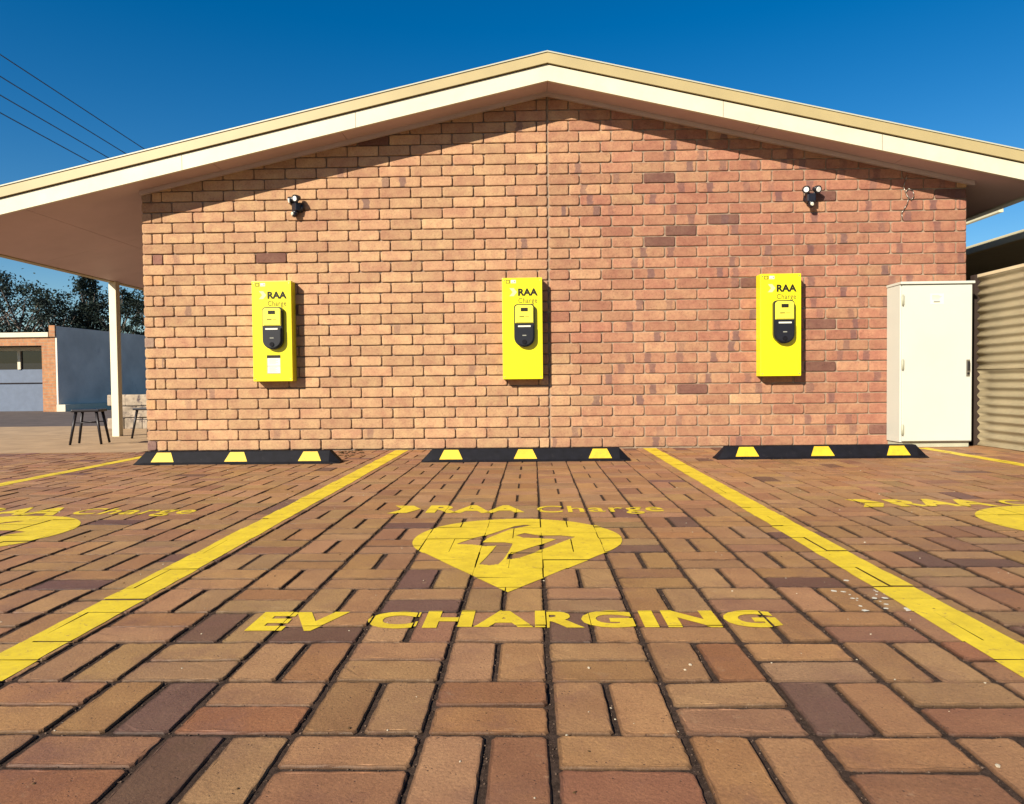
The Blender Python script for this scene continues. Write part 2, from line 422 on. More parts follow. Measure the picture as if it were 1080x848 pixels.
bolt1=[to_g(*p) for p in [(600,97),(520,108),(430,140),(300,182),(190,210),(80,246),(200,250),(300,262),(385,258),(350,300),(310,345),(255,398),(330,406),(400,398),(440,360),(475,310),(510,245),(450,236),(280,236),(330,195),(420,160),(500,128),(650,100)]]
bolt2=[to_g(*p) for p in [(530,176),(590,200),(740,197),(830,206),(740,245),(640,280),(560,308),(470,322),(440,372),(475,372),(560,352),(700,300),(830,250),(985,188),(880,178),(700,178),(600,162)]]
bolt2=[to_g(*p) for p in [(535,178),(590,198),(740,200),(840,207),(740,245),(640,275),(560,302),(478,322),(462,362),(560,348),(700,300),(830,250),(985,188),(880,178),(700,178),(600,160)]]
def pip(p,poly):
    x,y=p;ins=False
    for i in range(len(poly)):
        x1,y1=poly[i];x2,y2=poly[i-1]
        if (y1>y)!=(y2>y) and x<(x2-x1)*(y-y1)/(y2-y1)+x1: ins=not ins
    return ins
def pin_polys(dx,dy):
    """map pin with two bolt shapes left unpainted, made of thin strips across"""
    cx,cy,r=-.242,-4.03,.417; tip=(-.255,-4.785)
    out=[];st=.006
    y=tip[1]
    d=cy-tip[1]; th=math.acos(r/d); ty_=cy-r*math.cos(th); tx_=r*math.sin(th)
    def half(y):
        if y>ty_: return math.sqrt(max(0,r*r-(y-cy)**2))
        return tx_*(y-tip[1])/(ty_-tip[1])
    def xs_at(poly,y):
        X=[]
        for i in range(len(poly)):
            a,b_=poly[i],poly[i-1]
            if (a[1]>y)!=(b_[1]>y): X.append(a[0]+(y-a[1])/(b_[1]-a[1])*(b_[0]-a[0]))
        return sorted(X)
    while y<cy+r:
        ym=y+st/2; h=half(ym); cxm=cx+(tip[0]-cx)*max(0,(cy-ym)/d)
        segs=[(cxm-h,cxm+h)]
        for poly in (bolt1,bolt2):
            X=xs_at(poly,ym)
            for a,b_ in zip(X[::2],X[1::2]):
                ns=[]
                for s0,s1 in segs:
                    if b_<=s0 or a>=s1: ns.append((s0,s1))
                    else:
                        if a>s0: ns.append((s0,a))
                        if b_<s1: ns.append((b_,s1))
                segs=ns
        for a,b_ in segs:
            if b_-a>.001: out.append([(a+dx,y+dy),(b_+dx,y+dy),(b_+dx,y+st+dy),(a+dx,y+st+dy)])
        y+=st
    return out
BAYS=[('left',-2.315,.15,0.0,-2.375),('middle',0,0,0,0),('right',2.322,.26,.10,2.45)]
where={'left':'bay below the leftmost charger','middle':'bay below the middle charger','right':'bay below the right-hand charger'}
for k,dx,dyp,dyt,dxp in BAYS:
    paint_polys('bolt_pin_marking',pin_polys(dxp,dyp),'yellow painted map pin with bolt symbol in the '+where[k],'road marking','painted pin symbols in the bays')
    P=place(T_RAA,-.700+dx,-.218+dx,-3.452+dyt,-3.235+dyt)+place(T_Cg,-.160+dx,.455+dx,-3.50+dyt,-3.27+dyt)
    P+=[[(-.885+dx,-3.455+dyt),(-.79+dx,-3.455+dyt),(-.735+dx,-3.345+dyt),(-.83+dx,-3.345+dyt)],[(-.83+dx,-3.345+dyt),(-.735+dx,-3.345+dyt),(-.79+dx,-3.235+dyt),(-.885+dx,-3.235+dyt)]]
    paint_polys('operator_name_marking',P,'small yellow RAA Charge lettering in the '+where[k],'road marking','painted operator names in the bays')
    P=place(T_EV,-.918+dx,-.683+dx,-5.118,-4.966)+place(T_CH,-.618+dx,.458+dx,-5.098,-4.962,.006)
    if k=='middle': paint_polys('ev_charging_marking',P,'large yellow EV CHARGING lettering in the '+where[k],'road marking')
linelab={-3.60:'yellow bay line left of the leftmost wheel stop, farthest left',-1.392:'yellow bay line between the left and middle wheel stops',.905:'yellow bay line between the middle and right wheel stops',3.30:'yellow bay line right of the right wheel stop, starting near the cabinet'}
for X,(x0,x1) in {-3.60:(-3.655,-3.56),-1.392:(-1.408,-1.376),.905:(.910,.902),3.30:(3.32,3.31)}.items():
    hw=.061 if abs(X)<2 else .052
    ya,yb=-.13,-6.35
    if X>3: ya=-.32
    n_=110; ps=[]
    for i in range(n_):
        a=ya+(yb-ya)*i/n_;b_=ya+(yb-ya)*(i+1)/n_
        xa=x0+(x1-x0)*i/n_;xb=x0+(x1-x0)*(i+1)/n_
        wa=hw+.005*noise.noise(Vector((i*.7,X,0)));wb=hw+.005*noise.noise(Vector(((i+1)*.7,X,0)))
        ps.append([(xa-wa,a),(xb-wb,b_),(xb+wb,b_),(xa+wa,a)])
    paint_polys('bay_line',ps,linelab[X],'road marking','painted bay lines')

# ------------------------------------------------------------- brick building
B=.30; CH=.0996; RX=-.012
SL,SR=.2193,.2296
def zs(x): return 3.350-(SL*(-x) if x<0 else SR*x)       # soffit underside
bld=empty('brick_building',(0,0,0),'low gabled brick building with cream fascia and a wide verandah on its left','building')
rnd=random.Random(5)
verts=[];faces=[];cols=[];bands=[];uvs=[]
def add_brick(x0,x1,z0,z1,row,cut=False):
    cx,cz=(x0+x1)/2,(z0+z1)/2; X=cx
    right=max(0,min(1,(X+.25)/1.2)) 
    pr=.0175*(1-right)+.0105*right+rnd.uniform(-.0012,.0016)
    gx,gzz=(.0048+.0010*right+rnd.uniform(-.0008,.001)),.0046+rnd.uniform(-.0006,.001)
    hx,hz=(x1-x0)/2-gx,(z1-z0)/2-gzz
    cx+=rnd.uniform(-.0012,.0012); cz+=rnd.uniform(-.001,.001)
    rc=rnd.uniform(.008,.021); sd=rnd.uniform(0,99)
    pts=[]
    for (sx,sz,a0) in ((1,-1,-90),(1,1,0),(-1,1,90),(-1,-1,180)):
        for k in range(4):
            a=R(a0+30*k); pts.append((sx*(hx-rc)+rc*math.cos(a),sz*(hz-rc)+rc*math.sin(a)))
        # straight side points
        nxt={(1,-1):(1,1),(1,1):(-1,1),(-1,1):(-1,-1),(-1,-1):(1,-1)}[(sx,sz)]
        ns=1 if nxt[0]==sx else (5 if hx>.1 else 1)
        ax,az=(sx*(hx-rc)+rc*math.cos(R(a0+90)),sz*(hz-rc)+rc*math.sin(R(a0+90)))
        bx,bz=(nxt[0]*(hx-rc)+rc*math.cos(R(a0+90)),nxt[1]*(hz-rc)+rc*math.sin(R(a0+90)))
        for k in range(1,ns+1): pts.append((ax+(bx-ax)*k/(ns+1),az+(bz-az)*k/(ns+1)))
    tone=max(0,min(1,.48+.34*math.tanh((X-.2)*1.1)+.12*X/4-(.22 if cz<.75 and X<3 else 0)+.3*noise.noise(Vector((X*.8,cz*1.2,0)))+(.0 if X<1.5 else .12)))
    t=max(0,min(1,tone+rnd.gauss(0,.16)))
    a=(.56,.362,.222);b_=(.425,.207,.146)
    k=rnd.uniform(.86,1.1)
    k*=AK*.96; col=[(a[i]*(1-t)+b_[i]*t)*k for i in range(3)]
    q=rnd.random()
    if q<.022*(.2+tone): col=[.22*k,.115*k,.095*k]
    if hx<.06 and rnd.random()<.3: col=[q_*AK for q_ in rnd.choice([[.30,.16,.13],[.38,.28,.22],[.58,.36,.20],[.24,.15,.14]])]
    bs=rnd.uniform(.2,.7) if rnd.random()<(.06+.50*tone*tone) else 0
    bc=rnd.choice([.22,.5,.8])+rnd.uniform(-.1,.1)+.11
    rings=[]
    for ins,dp in ((0,.0),(0,pr-.0035),(.0035,pr-.0008),(.009,pr)):
        ring=[]
        for (px_,pz_) in pts:
            sxx=(hx-ins)/hx; szz=(hz-ins)/hz
            nn=noise.noise(Vector((px_*26+sd,pz_*26,sd)))*.0022
            x=cx+px_*sxx; z=cz+pz_*szz+nn*(1 if abs(pz_)>.6*hz else 0)
            x+=(nn if abs(px_)>.85*hx else 0)
            zz=z
            yy=-dp+(noise.noise(Vector((x*18,z*18,sd)))*.0015 if dp>.002 else 0)
            ring.append(len(verts)); verts.append((x,yy,zz))
            uvs.append(((px_/hx)*.5+.5,(pz_/hz)*.5+.5))
        rings.append(ring)
    n_=len(pts)
    for p,q_ in zip(rings[:-1],rings[1:]):
        for i in range(n_): faces.append((p[i],p[(i+1)%n_],q_[(i+1)%n_],q_[i]))
    faces.append(tuple(rings[-1]))
    cols.extend([col]*(n_*4)); bands.extend([(bc,bs,0)]*(n_*4))
for row in range(0,36):
    z0=row*CH;z1=z0+CH
    if row%2==1: L=[1]*13
    else: L=[1/3,1/3]+[1]*12+[1/3]
    Rr=[1]*13 if row%2==1 else [2/3]+[1]*12+[1/3]
    x=RX-13*B
    seq=[(l,0) for l in L]+[(l,1) for l in Rr]
    for l,side in seq:
        wd=l*B*(1.0065 if side==0 and False else 1)
        xa,xb=x,x+wd; x=xb
        if z0>min(zs(xa),zs(xb),zs((xa+xb)/2))+.06: continue
        if side==0 and abs(xb-RX)<.01: xb-=.004
        if side==1 and abs(xa-RX)<.01: xa+=.004
        add_brick(xa,xb,z0,z1,row)
nb=len(verts)
# mortar bed: gable shaped slab
xl,xr=RX-13*B+.004,RX+13*B-.004
nm=len(faces)
for prof in ([(xl,-.12),(RX,-.12),(RX,zs(RX)+.11),(xl,zs(xl)+.10)],[(RX+.0005,-.12),(xr,-.12),(xr,zs(xr)+.10),(RX+.0005,zs(RX)+.11)]):
    nb=len(verts)
    for yy in (0.0,.23):
        for p in prof: verts.append((p[0],yy,p[1])); cols.append((.5,.4,.28)); bands.append((0,0,0)); uvs.append((0,0))
    faces.append(tuple(nb+i for i in range(4))); faces.append(tuple(nb+4+i for i in (3,2,1,0)))
    for i in range(4): faces.append((nb+i,nb+4+i,nb+4+(i+1)%4,nb+(i+1)%4))
me=bpy.data.meshes.new('wall'); me.from_pydata(verts,[],faces); me.materials.append(M['brick']); me.materials.append(M['mortar dark']); me.materials.append(M['mortar'])
for p in me.polygons:
    p.material_index=0 if p.index<nm else (1 if p.index<nm+6 else 2)
    if p.index<nm and len(p.vertices)==4: p.use_smooth=True
me.color_attributes.new('col','FLOAT_COLOR','POINT').data.foreach_set('color',[v for c in cols for v in (c[0],c[1],c[2],1)])
me.color_attributes.new('bands','FLOAT_COLOR','POINT').data.foreach_set('color',[v for c in bands for v in (c[0],c[1],c[2],1)])
ul=me.uv_layers.new(name='band')
for p in me.polygons:
    for li in p.loop_indices: ul.data[li].uv=uvs[me.loops[li].vertex_index]
wo_=bpy.data.objects.new('wall',me); COL.objects.link(wo_); wo_.parent=bld
# sides and back
DEP=8.6
sw=MB(); sw.box(xl,xl+.23,.232,DEP,-.2,zs(xl)+.09); sw.box(xr-.23,xr,.232,DEP,-.2,zs(xr)+.09); sw.box(xl+.232,xr-.232,DEP-.23,DEP,-.2,2.45)
sw.build('wall',M['sidebrick'],bld)
# roof
XE,XW=4.46,-5.87; Y0=-.34; YB=DEP+.5
def rake(name,zt,zb,y0,y1,mt,xe=XE,xw=XW,parent=bld,two=True):
    for side in (0,1):
        mb=MB(); xo=xw if side==0 else xe; s=SL if side==0 else SR
        pts=[(RX,zt),(RX,zb),(xo,zb-s*abs(xo)),(xo,zt-s*abs(xo))]
        mb.prism(pts,lambda p,k:Vector((p[0],y0 if k==0 else y1,p[1])))
        mb.build(name,mt,parent)
rake('fascia',3.471,3.330,Y0,Y0+.03,M['fascia'])
for xj in (-3.35,-1.75,1.55,2.95):
    sj=SL if xj<0 else SR; mb=MB(); mb.box(xj-.0012,xj+.0012,Y0-.0012,Y0+.001,3.332-sj*abs(xj),3.469-sj*abs(xj)); mb.build('board_joint',M['gap'],bld)
rake('barge_gap',3.480,3.4715,Y0+.006,Y0+.03,M['gap'])
rake('barge_capping',3.573,3.4805,Y0-.022,Y0+.05,M['cap'])
rake('capping_lip',3.585,3.5735,Y0-.030,Y0+.055,M['caplip'])
# soffit: boards with fine joints running back, roof sheeting above
for side in (0,1):
    s=SL if side==0 else SR; xo=XW if side==0 else XE
    sp=[Y0+.0305,1.35,2.75,4.15,5.55,6.95,YB]
    cuts=[RX,-1.9,-3.1,-4.87,xo] if side==0 else [RX,1.9,3.2,xo]
    mb=MB()
    for a,b_ in zip(cuts[:-1],cuts[1:]):
        for y0,y1 in zip(sp[:-1],sp[1:]):
            sg=-1 if side==0 else 1
            a2=a+sg*.002; b2=b_-sg*.002
            pts=[(a2,3.366-s*abs(a2)),(a2,3.352-s*abs(a2)),(b2,3.352-s*abs(b2)),(b2,3.366-s*abs(b2))]
            mb.prism(pts,lambda p,k:Vector((p[0],y0+.002 if k==0 else y1-.002,p[1])))
    mb.build('soffit',M['soffit'],bld)
    mb=MB()
    pts=[(RX,3.570),(RX,3.372),(xo,3.372-s*abs(xo)),(xo,3.570-s*abs(xo))]
    mb.prism(pts,lambda p,k:Vector((p[0],Y0+.058 if k==0 else YB,p[1])))
    mb.build('roof',M['roofing'],bld)
    # bead where the soffit meets the wall
    mb=MB(); xw_=RX-13*B if side==0 else RX+13*B+.05
    pts=[(RX,3.3505),(RX,3.312),(xw_,3.312-s*abs(xw_)),(xw_,3.3505-s*abs(xw_))]
    mb.prism(pts,lambda p,k:Vector((p[0],-.045 if k==0 else -.012,p[1])))
    mb.build('soffit_bead',M['trim'],bld)
    # eave gutter
    mb=MB(); zz=3.352-s*abs(xo); d=-1 if side==0 else 1
    mb.box(min(xo,xo+d*.10)+.0,max(xo,xo+d*.10),Y0+.04,YB,zz-.012,zz+.11,b=.008)
    mb.build('gutter',M['cap'] if side==0 else M['roofing'],bld)
# verandah post
for py_ in (2.87,7.4):
    mb=MB(); mb.box(XW-.08,XW+.02,py_,py_+.10,-.08,3.352-SL*5.84,b=.008); p=mb.build('post',M['post'],bld)
    mb=MB(); mb.box(XW-.10,XW+.04,py_-.02,py_+.12,-.085,-.065); mb.build('post_base',M['plinth'],p)

# ------------------------------------------------------------- helpers for flat things on the wall
def tri_mesh(name,T,mt,parent,y,x0,x1,z0,z1,th=.0012):
    mb=MB()
    for t in T:
        P=[(x0+p[0]*(x1-x0),z0+p[1]*(z1-z0)) for p in t]
        mb.bm.faces.new([mb.bm.verts.new((p[0],y,p[1])) for p in P])
    return mb.build(name,mt,parent,keepn=True)
# charger built at origin: x centre 0, back on y=0 (wall), z from 0
CW,CHT,CD=.375,.945,.13
def make_charger(sticker):
    root=empty('ev_charger')
    mb=MB(); mb.box(-CW/2,CW/2,-CD,-.002,0,CHT,b=.006); mb.build('housing',M['yellow'],root)
    mb=MB(); mb.box(-CW/2+.02,CW/2-.02,-.0018,.02,.02,CHT-.02); mb.build('mounting_frame',M['black'],root)
    for sx in (-1,1):
        for sz in (.022,CHT-.022):
            mb=MB(); mb.tube((sx*(CW/2-.020),-CD-.0005,sz),(sx*(CW/2-.020),-CD-.0032,sz),.006,.005,12); mb.build('screw',M['metal'],root)
    # plug unit: rounded capsule, yellow upper cover, black lower part
    ux,uw,zt,zb=.018,.190,.695,.300
    def outline(inset):
        h=uw/2-inset; P=[];r=.03-inset*.3
        top=zt-inset; bot=zb+inset; cy=bot+h*.92
        for k in range(7):
            a=R(90-15*k) ; P.append((ux+h-r+r*math.cos(a),top-r+r*math.sin(a)))
        for k in range(15):
            a=math.pi*k/14; P.append((ux+h*math.cos(a),cy-h*.92*math.sin(a)))
        for k in range(7):
            a=R(180-15*k); P.append((ux-h+r+r*math.cos(a),top-r+r*math.sin(a)))
        return P
    def cap(name,mt,y0,y1,inset,zlo,zhi,par):
        P=[p for p in outline(inset)]
        Q=clip_poly(P,0,1,zhi); Q=clip_poly(Q,0,-1,-zlo)
        mb=MB(); mb.prism(Q,lambda p,k:Vector((p[0],y0 if k==0 else y1,p[1])))
        bmesh.ops.recalc_face_normals(mb.bm,faces=mb.bm.faces)
        es=[e for e in mb.bm.edges if all(abs(v.co.y-y1)<1e-6 for v in e.verts)]
        bmesh.ops.bevel(mb.bm,geom=es,offset=.006,segments=2,affect='EDGES')
        return mb.build(name,mt,par)
    unit=cap('plug_unit',M['black'],-CD-.0005,-CD-.045,0,0,2,root)
    cap('upper_cover',M['yellow2'],-CD-.0455,-CD-.060,.010,.520,2,unit)
    cap('lower_cover',M['black'],-CD-.0455,-CD-.064,.010,0,.500,unit)
    mb=MB(); mb.box(ux-.058,ux+.058,-CD-.068,-CD-.0645,.482,.496); mb.build('white_strip',M['white'],unit)
    mb=MB(); mb.box(ux-.032,ux+.032,-CD-.064,-CD-.0605,.628,.660,b=.001); mb.build('display',M['ink'],unit)
    mb=MB(); mb.box(ux-.045,ux+.000,-CD-.0615,-CD-.0603,.573,.583); mb.box(ux+.008,ux+.045,-CD-.0615,-CD-.0603,.576,.580); mb.build('unit_print',M['ink2'],unit)
    mb=MB(); mb.box(ux-.018,ux+.018,-CD-.066,-CD-.0643,.400,.409); mb.build('small_emblem',M['grey'],unit)
    mb=MB(); mb.tube((ux,-CD-.064,.345),(ux,-CD-.072,.345),.022,.020,20); mb.build('socket_ring',M['rubber'],unit)
    tri_mesh('name_lettering',T_RAA,M['ink'],root,-CD-.0015,-.038,.146,CHT-.168-.0,CHT-.100)
    tri_mesh('charge_lettering',T_Cg,M['ink2'],root,-CD-.0015,-.036,.140,CHT-.250,CHT-.186)
    mb=MB()
    for a,b_,c_,d in ((-.152,-.112,CHT-.052,CHT-.018),): 
        mb.box(a,b_,-CD-.0016,-CD-.0008,c_,c_+.007); mb.box(a,b_,-CD-.0016,-CD-.0008,d-.007,d); mb.box(a,a+.007,-CD-.0016,-CD-.0008,c_+.0071,d-.0071); mb.box(b_-.010,b_,-CD-.0016,-CD-.0008,c_+.0071,d-.0071)
    mb.build('corner_icon',M['ink2'],root)
    mb=MB(); mb.box(-.104,-.058,-CD-.0016,-CD-.0008,CHT-.050,CHT-.020); mb.build('corner_sticker',M['white'],root)
    mb=MB(); mb.box(-.098,-.080,-CD-.0026,-CD-.0018,CHT-.044,CHT-.038); mb.box(-.074,-.064,-CD-.0026,-CD-.0018,CHT-.044,CHT-.026); mb.build('sticker_print',M['grey'],root)
    # pale chevron beside the name
    mb=MB()
    z0,z1=CHT-.170,CHT-.096; zc=(z0+z1)/2
    mb.quad([(-.118,-CD-.0014,z0),(-.078,-CD-.0014,z0),(-.048,-CD-.0014,zc),(-.088,-CD-.0014,zc)])
    mb.quad([(-.088,-CD-.0014,zc),(-.048,-CD-.0014,zc),(-.078,-CD-.0014,z1),(-.118,-CD-.0014,z1)])
    mb.build('chevron_mark',M['pale'],root)
    if sticker:
        mb=MB(); mb.box(-.052,.072,-CD-.0016,-CD-.0005,.075,.245); s=mb.build('notice_sticker',M['white'],root)
        mb=MB(); mb.box(-.054,.074,-CD-.0026,-CD-.0018,.220,.247)
        mb.build('sticker_header',M['ink'],s)
        mb=MB(); 
        mb.box(-.054,-.0495,-CD-.0026,-CD-.0018,.073,.219); mb.box(-.049,.074,-CD-.0026,-CD-.0018,.073,.078); mb.box(-.049,.074,-CD-.0026,-CD-.0018,.142,.147)
        for q in range(5): 
            mb.box(-.030,.030+.02*(q%2),-CD-.0026,-CD-.0018,.208-q*.011,.2105-q*.011)
            mb.box(-.030,.026+.018*((q+1)%2),-CD-.0026,-CD-.0018,.132-q*.011,.1345-q*.011)
        mb.build('sticker_text',M['grey'],s)
    return root
c1=make_charger(True); c1.location=(-2.622,-.0075,.662)
tag(c1,'leftmost yellow wall charger, with a white notice sticker below its plug unit','ev charger','chargers mounted on the brick wall')
c2=make_charger(False); c2.location=(-.262,-.0075,.657)
tag(c2,'middle yellow wall charger, just left of the vertical wall joint','ev charger','chargers mounted on the brick wall')
c3=copy_tree(c2,None,(2.125,-.0075,.660))
tag(c3,'right-hand yellow wall charger, the one nearest the cream electrical cabinet','ev charger','chargers mounted on the brick wall')

# ------------------------------------------------------------- security lights
def make_light():
    root=empty('security_light')
    mb=MB(); mb.tube((0,-.001,0),(0,-.028,0),.050,.046,20); mb.build('base_plate',M['black'],root)
    mb=MB(); mb.box(-.040,.040,-.085,-.028,-.045,.036,b=.010); mb.build('body',M['black'],root)
    mb=MB(); mb.tube((0,-.060,-.040),(0,-.075,-.072),.026,.030,16); mb.tube((0,-.075,-.072),(0,-.085,-.095),.030,.016,16); s=mb.build('motion_sensor',M['black'],root)
    mb=MB(); mb.tube((0,-.093,-.068),(0,-.106,-.075),.018,.012,14); mb.build('sensor_window',M['white'],s)
    for sx in (-1,1):
        mb=MB(); mb.tube((sx*.020,-.055,.020),(sx*.040,-.07,.050),.010,.010,10)
        d=Vector((sx*.30,-.86,-.30)).normalized(); p=Vector((sx*.050,-.085,.068))
        mb.tube(p-d*.045,p,.020,.034,18); mb.tube(p,p+d*.018,.034,.036,18)
        h=mb.build('lamp_head',M['black'],root)
        mb=MB(); mb.tube(p+d*.0185,p+d*.024,.024,.022,20); mb.build('lens',M['lens'],h)
    return root
l1=make_light(); l1.location=(-2.36,-.0075,2.315); l1.rotation_euler=(0,0,-.75)
tag(l1,'black twin-head security light on the bricks above the leftmost charger','security light','twin security lights on the brick wall')
l2=copy_tree(l1,None,(2.425,-.0075,2.315)); l2.rotation_euler=(0,0,0)
tag(l2,'black twin-head security light on the bricks above the charger nearest the cabinet','security light','twin security lights on the brick wall')
# cable stub looped on the wall
mb=MB()
cp=[wpt(u,v,yp=-.02) for u,v in [(957,184),(955,190),(953,197),(956,206),(961,211),(964,207),(963,201),(958,199),(955,203),(958,209),(957,215),(953,221),(951,225),(952,231)]]
for a,b_ in zip(cp[:-1],cp[1:]): mb.tube(a,b_,.0035,n=8)
o=mb.build('loose_cable',M['metal'],smooth=True); tag(o,'thin grey cable stub hanging in a loop below the right eave','cable')

# ------------------------------------------------------------- wheel stops
def make_stop():
    root=empty('wheel_stop')
    L=1.655; hl=L/2; e=.085
    prof=[(-.075,0),(-.075,.018),(-.038,.098),(-.030,.102),(.030,.102),(.038,.098),(.075,.018),(.075,0)]
    mb=MB(); bm=mb.bm
    xs_=[-hl,-hl+.004,-hl+e,-hl+e+.02]+[ -hl+e+.02+(L-2*e-.04)*k/12 for k in range(1,12)]+[hl-e-.02,hl-e,hl-.004,hl]
    rows=[]
    for x in xs_:
        edge=min(1,max(.16,(hl-abs(x))/e)) if abs(x)>hl-e else 1
        rows.append([bm.verts.new((x,p[0],p[1]*edge if p[1]>.0 else 0)) for p in prof])
    for a,b_ in zip(rows[:-1],rows[1:]):
        for i in range(len(prof)-1): bm.faces.new((a[i],a[i+1],b_[i+1],b_[i]))
        bm.faces.new((a[-1],a[0],b_[0],b_[-1]))
    bm.faces.new(rows[0]); bm.faces.new(rows[-1][::-1])
    mb.build('body',M['rubber'],root)
    # yellow reflective panels on the sloping faces
    n=Vector((0,-.080,.037)).normalized()
    for cx in (-.59,.0,.59):
        for sy in (-1,1):
            mb=MB(); a,b_=.092,.056
            P=[(cx-a,.0215),(cx+a,.0215),(cx+b_,.094),(cx-b_,.094)]
            def f(p,k):
                t=(p[1]-.018)/.080; y=-.075+.037*t
                return Vector((p[0],sy*(y*-1)*-1 if sy==1 else y,p[1]))
            def at(p,k):
                t=(p[1]-.018)/.080; y=.075-.037*t
                off=.0006+.0022*k
                return Vector((p[0],sy*(y+off*.9),p[1]+off*.4))
            mb.prism(P,at); mb.build('reflective_panel',M['stopyel'],root)
    for cx in (-.30,.30):
        mb=MB(); mb.tube((cx,0,.1015),(cx,0,.1035),.016,.016,14); mb.build('bolt_cover',M['gap'],root)
    return root
s1=make_stop(); s1.location=(-2.535,-1.175,.001); s1.rotation_euler=(0,0,.004)
tag(s1,'black and yellow rubber wheel stop under the leftmost charger','wheel stop','rubber wheel stops at the head of the bays')
s2=copy_tree(s1,None,(-.236,-1.135,.001)); tag(s2,'black and yellow rubber wheel stop under the middle charger','wheel stop','rubber wheel stops at the head of the bays')
s3=copy_tree(s1,None,(2.105,-1.09,.001)); tag(s3,'black and yellow rubber wheel stop reaching in front of the cream cabinet','wheel stop','rubber wheel stops at the head of the bays')

# ------------------------------------------------------------- cabinet
cb_=empty('electrical_cabinet',(3.47,-.13,0),'tall cream metal electrical cabinet with one hinged door at the right end of the wall','electrical cabinet')
x0,x1,y0,y1=-.318,.322,-.125,.118
mb=MB(); mb.box(x0+.012,x1-.012,y0+.02,y1,.0,.046); mb.build('plinth',M['plinth'],cb_)
mb=MB(); mb.box(x0,x1,y0,y1,.047,1.472,b=.004); mb.build('body',M['cabinet'],cb_)
mb=MB(); mb.box(x0-.006,x1+.012,y0-.030,y1,1.473,1.496,b=.004); mb.build('rain_cap',M['cabinet'],cb_)
mb=MB(); mb.box(x0+.012,x1-.010,y0-.020,y0-.001,.058,1.462,b=.004); dr=mb.build('door',M['cabinet'],cb_)
for z in (.16,.75,1.33):
    mb=MB(); mb.tube((x0+.014,y0-.026,z-.05),(x0+.014,y0-.026,z+.05),.007,n=10); mb.box(x0+.004,x0+.030,y0-.024,y0-.0205,z-.04,z+.04); mb.build('hinge',M['plinth'],dr)
mb=MB(); mb.box(x1-.062,x1-.030,y0-.028,y0-.0205,.64,.79,b=.003); hd=mb.build('handle',M['metal'],dr)
mb=MB(); mb.tube((x1-.046,y0-.029,.665),(x1-.046,y0-.036,.665),.010,n=14); mb.box(x1-.053,x1-.039,y0-.046,y0-.029,.69,.775,b=.003); mb.build('latch',M['stoolm'],hd)
mb=MB(); mb.box(-.060,.060,y0-.0215,y0-.0204,1.29,1.385); st=mb.build('label',M['white'],dr)
mb=MB(); mb.box(-.030,.025,y0-.0225,y0-.0216,1.305,1.320); 
for q in range(4): mb.box(-.045,.02+.01*(q%3),y0-.0225,y0-.0216,1.335+q*.011,1.338+q*.011)
mb.build('label_print',M['grey'],st)

# ------------------------------------------------------------- corrugated fence and neighbouring carport
fe=empty('corrugated_fence',(3.95,-2.6,0),'cream corrugated steel fence running forward from the cabinet at the right','fence')
def corr(y0,y1,z0,z1,pitch=.0765,amp=.0125,xo=0):
    mb=MB(); n_=int((z1-z0)/pitch*10); rows=[]
    ny=24
    for i in range(n_+1):
        z=z0+(z1-z0)*i/n_; x=xo-amp*math.cos(2*math.pi*(z-z0)/pitch)
        rows.append([mb.bm.verts.new((x+.004*math.sin(y0+(y1-y0)*k/ny*2.3+z*3),y0+(y1-y0)*k/ny,z)) for k in range(ny+1)])
    for a,b_ in zip(rows[:-1],rows[1:]):
        for k in range(ny): 
            f=mb.bm.faces.new((a[k],b_[k],b_[k+1],a[k+1])); f.smooth=True
    bmesh.ops.solidify(mb.bm,geom=mb.bm.faces[:],thickness=.002)
    return mb
corr(-2.5,2.55,.005,.705).build('lower_sheet',M['fence'],fe,keepn=False)
corr(-2.5,2.55,.700,1.545,xo=-.008).build('upper_sheet',M['fence'],fe)
mb=MB(); mb.box(-.020,.020,-2.5,2.55,1.546,1.575,b=.003); mb.build('top_rail',M['fence'],fe)
mb=MB(); mb.box(-.046,.012,2.50,2.56,-.02,1.573); mb.build('end_post',M['gap'],fe)
cp_=empty('carport',(6.5,4,0),'low neighbouring carport with beige gutter and dark inside behind the steel fence','carport')
mb=MB(); mb.box(4.9-6.5,4.9-6.5+.09,-9,7,2.056,2.152,b=.006); mb.build('gutter',M['beam'],cp_)
mb=MB(); mb.box(5.0-6.5,3.0,-9,7,2.12,2.145); mb.build('roof',M['roofing'],cp_)
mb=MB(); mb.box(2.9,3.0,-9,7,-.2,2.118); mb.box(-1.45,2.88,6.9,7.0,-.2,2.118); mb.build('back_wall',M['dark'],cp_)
for yy in (-8.8,-4,6.7):
    mb=MB(); mb.box(-1.55,-1.46,yy,yy+.09,-.1,2.05); mb.build('post',M['beam'],cp_)
# overhead beam of a canopy behind, seen through the gap under the right eave
a=wpt(1020,233,xp=6.0); b_=wpt(1056,222,xp=6.0); c_=wpt(1100,206,xp=6.0)
cn=empty('canopy_beam',(6,a.y,a.z),'beige and dark steel beam crossing the sky gap under the right eave','beam')
dzv=.10
mb=MB(); mb.box(-.03,.03,b_.y-a.y,1.2,-.05,.05,b=.004); mb.build('beam',M['beam'],cn)
mb=MB(); mb.box(-.034,.03,-14,b_.y-a.y+.25,.052,.13); mb.build('beam_cover',M['dark'],cn)
mb=MB(); mb.box(-.04,.04,1.1,1.18,-2.9,-.051); mb.build('beam_post',M['beam'],cn)

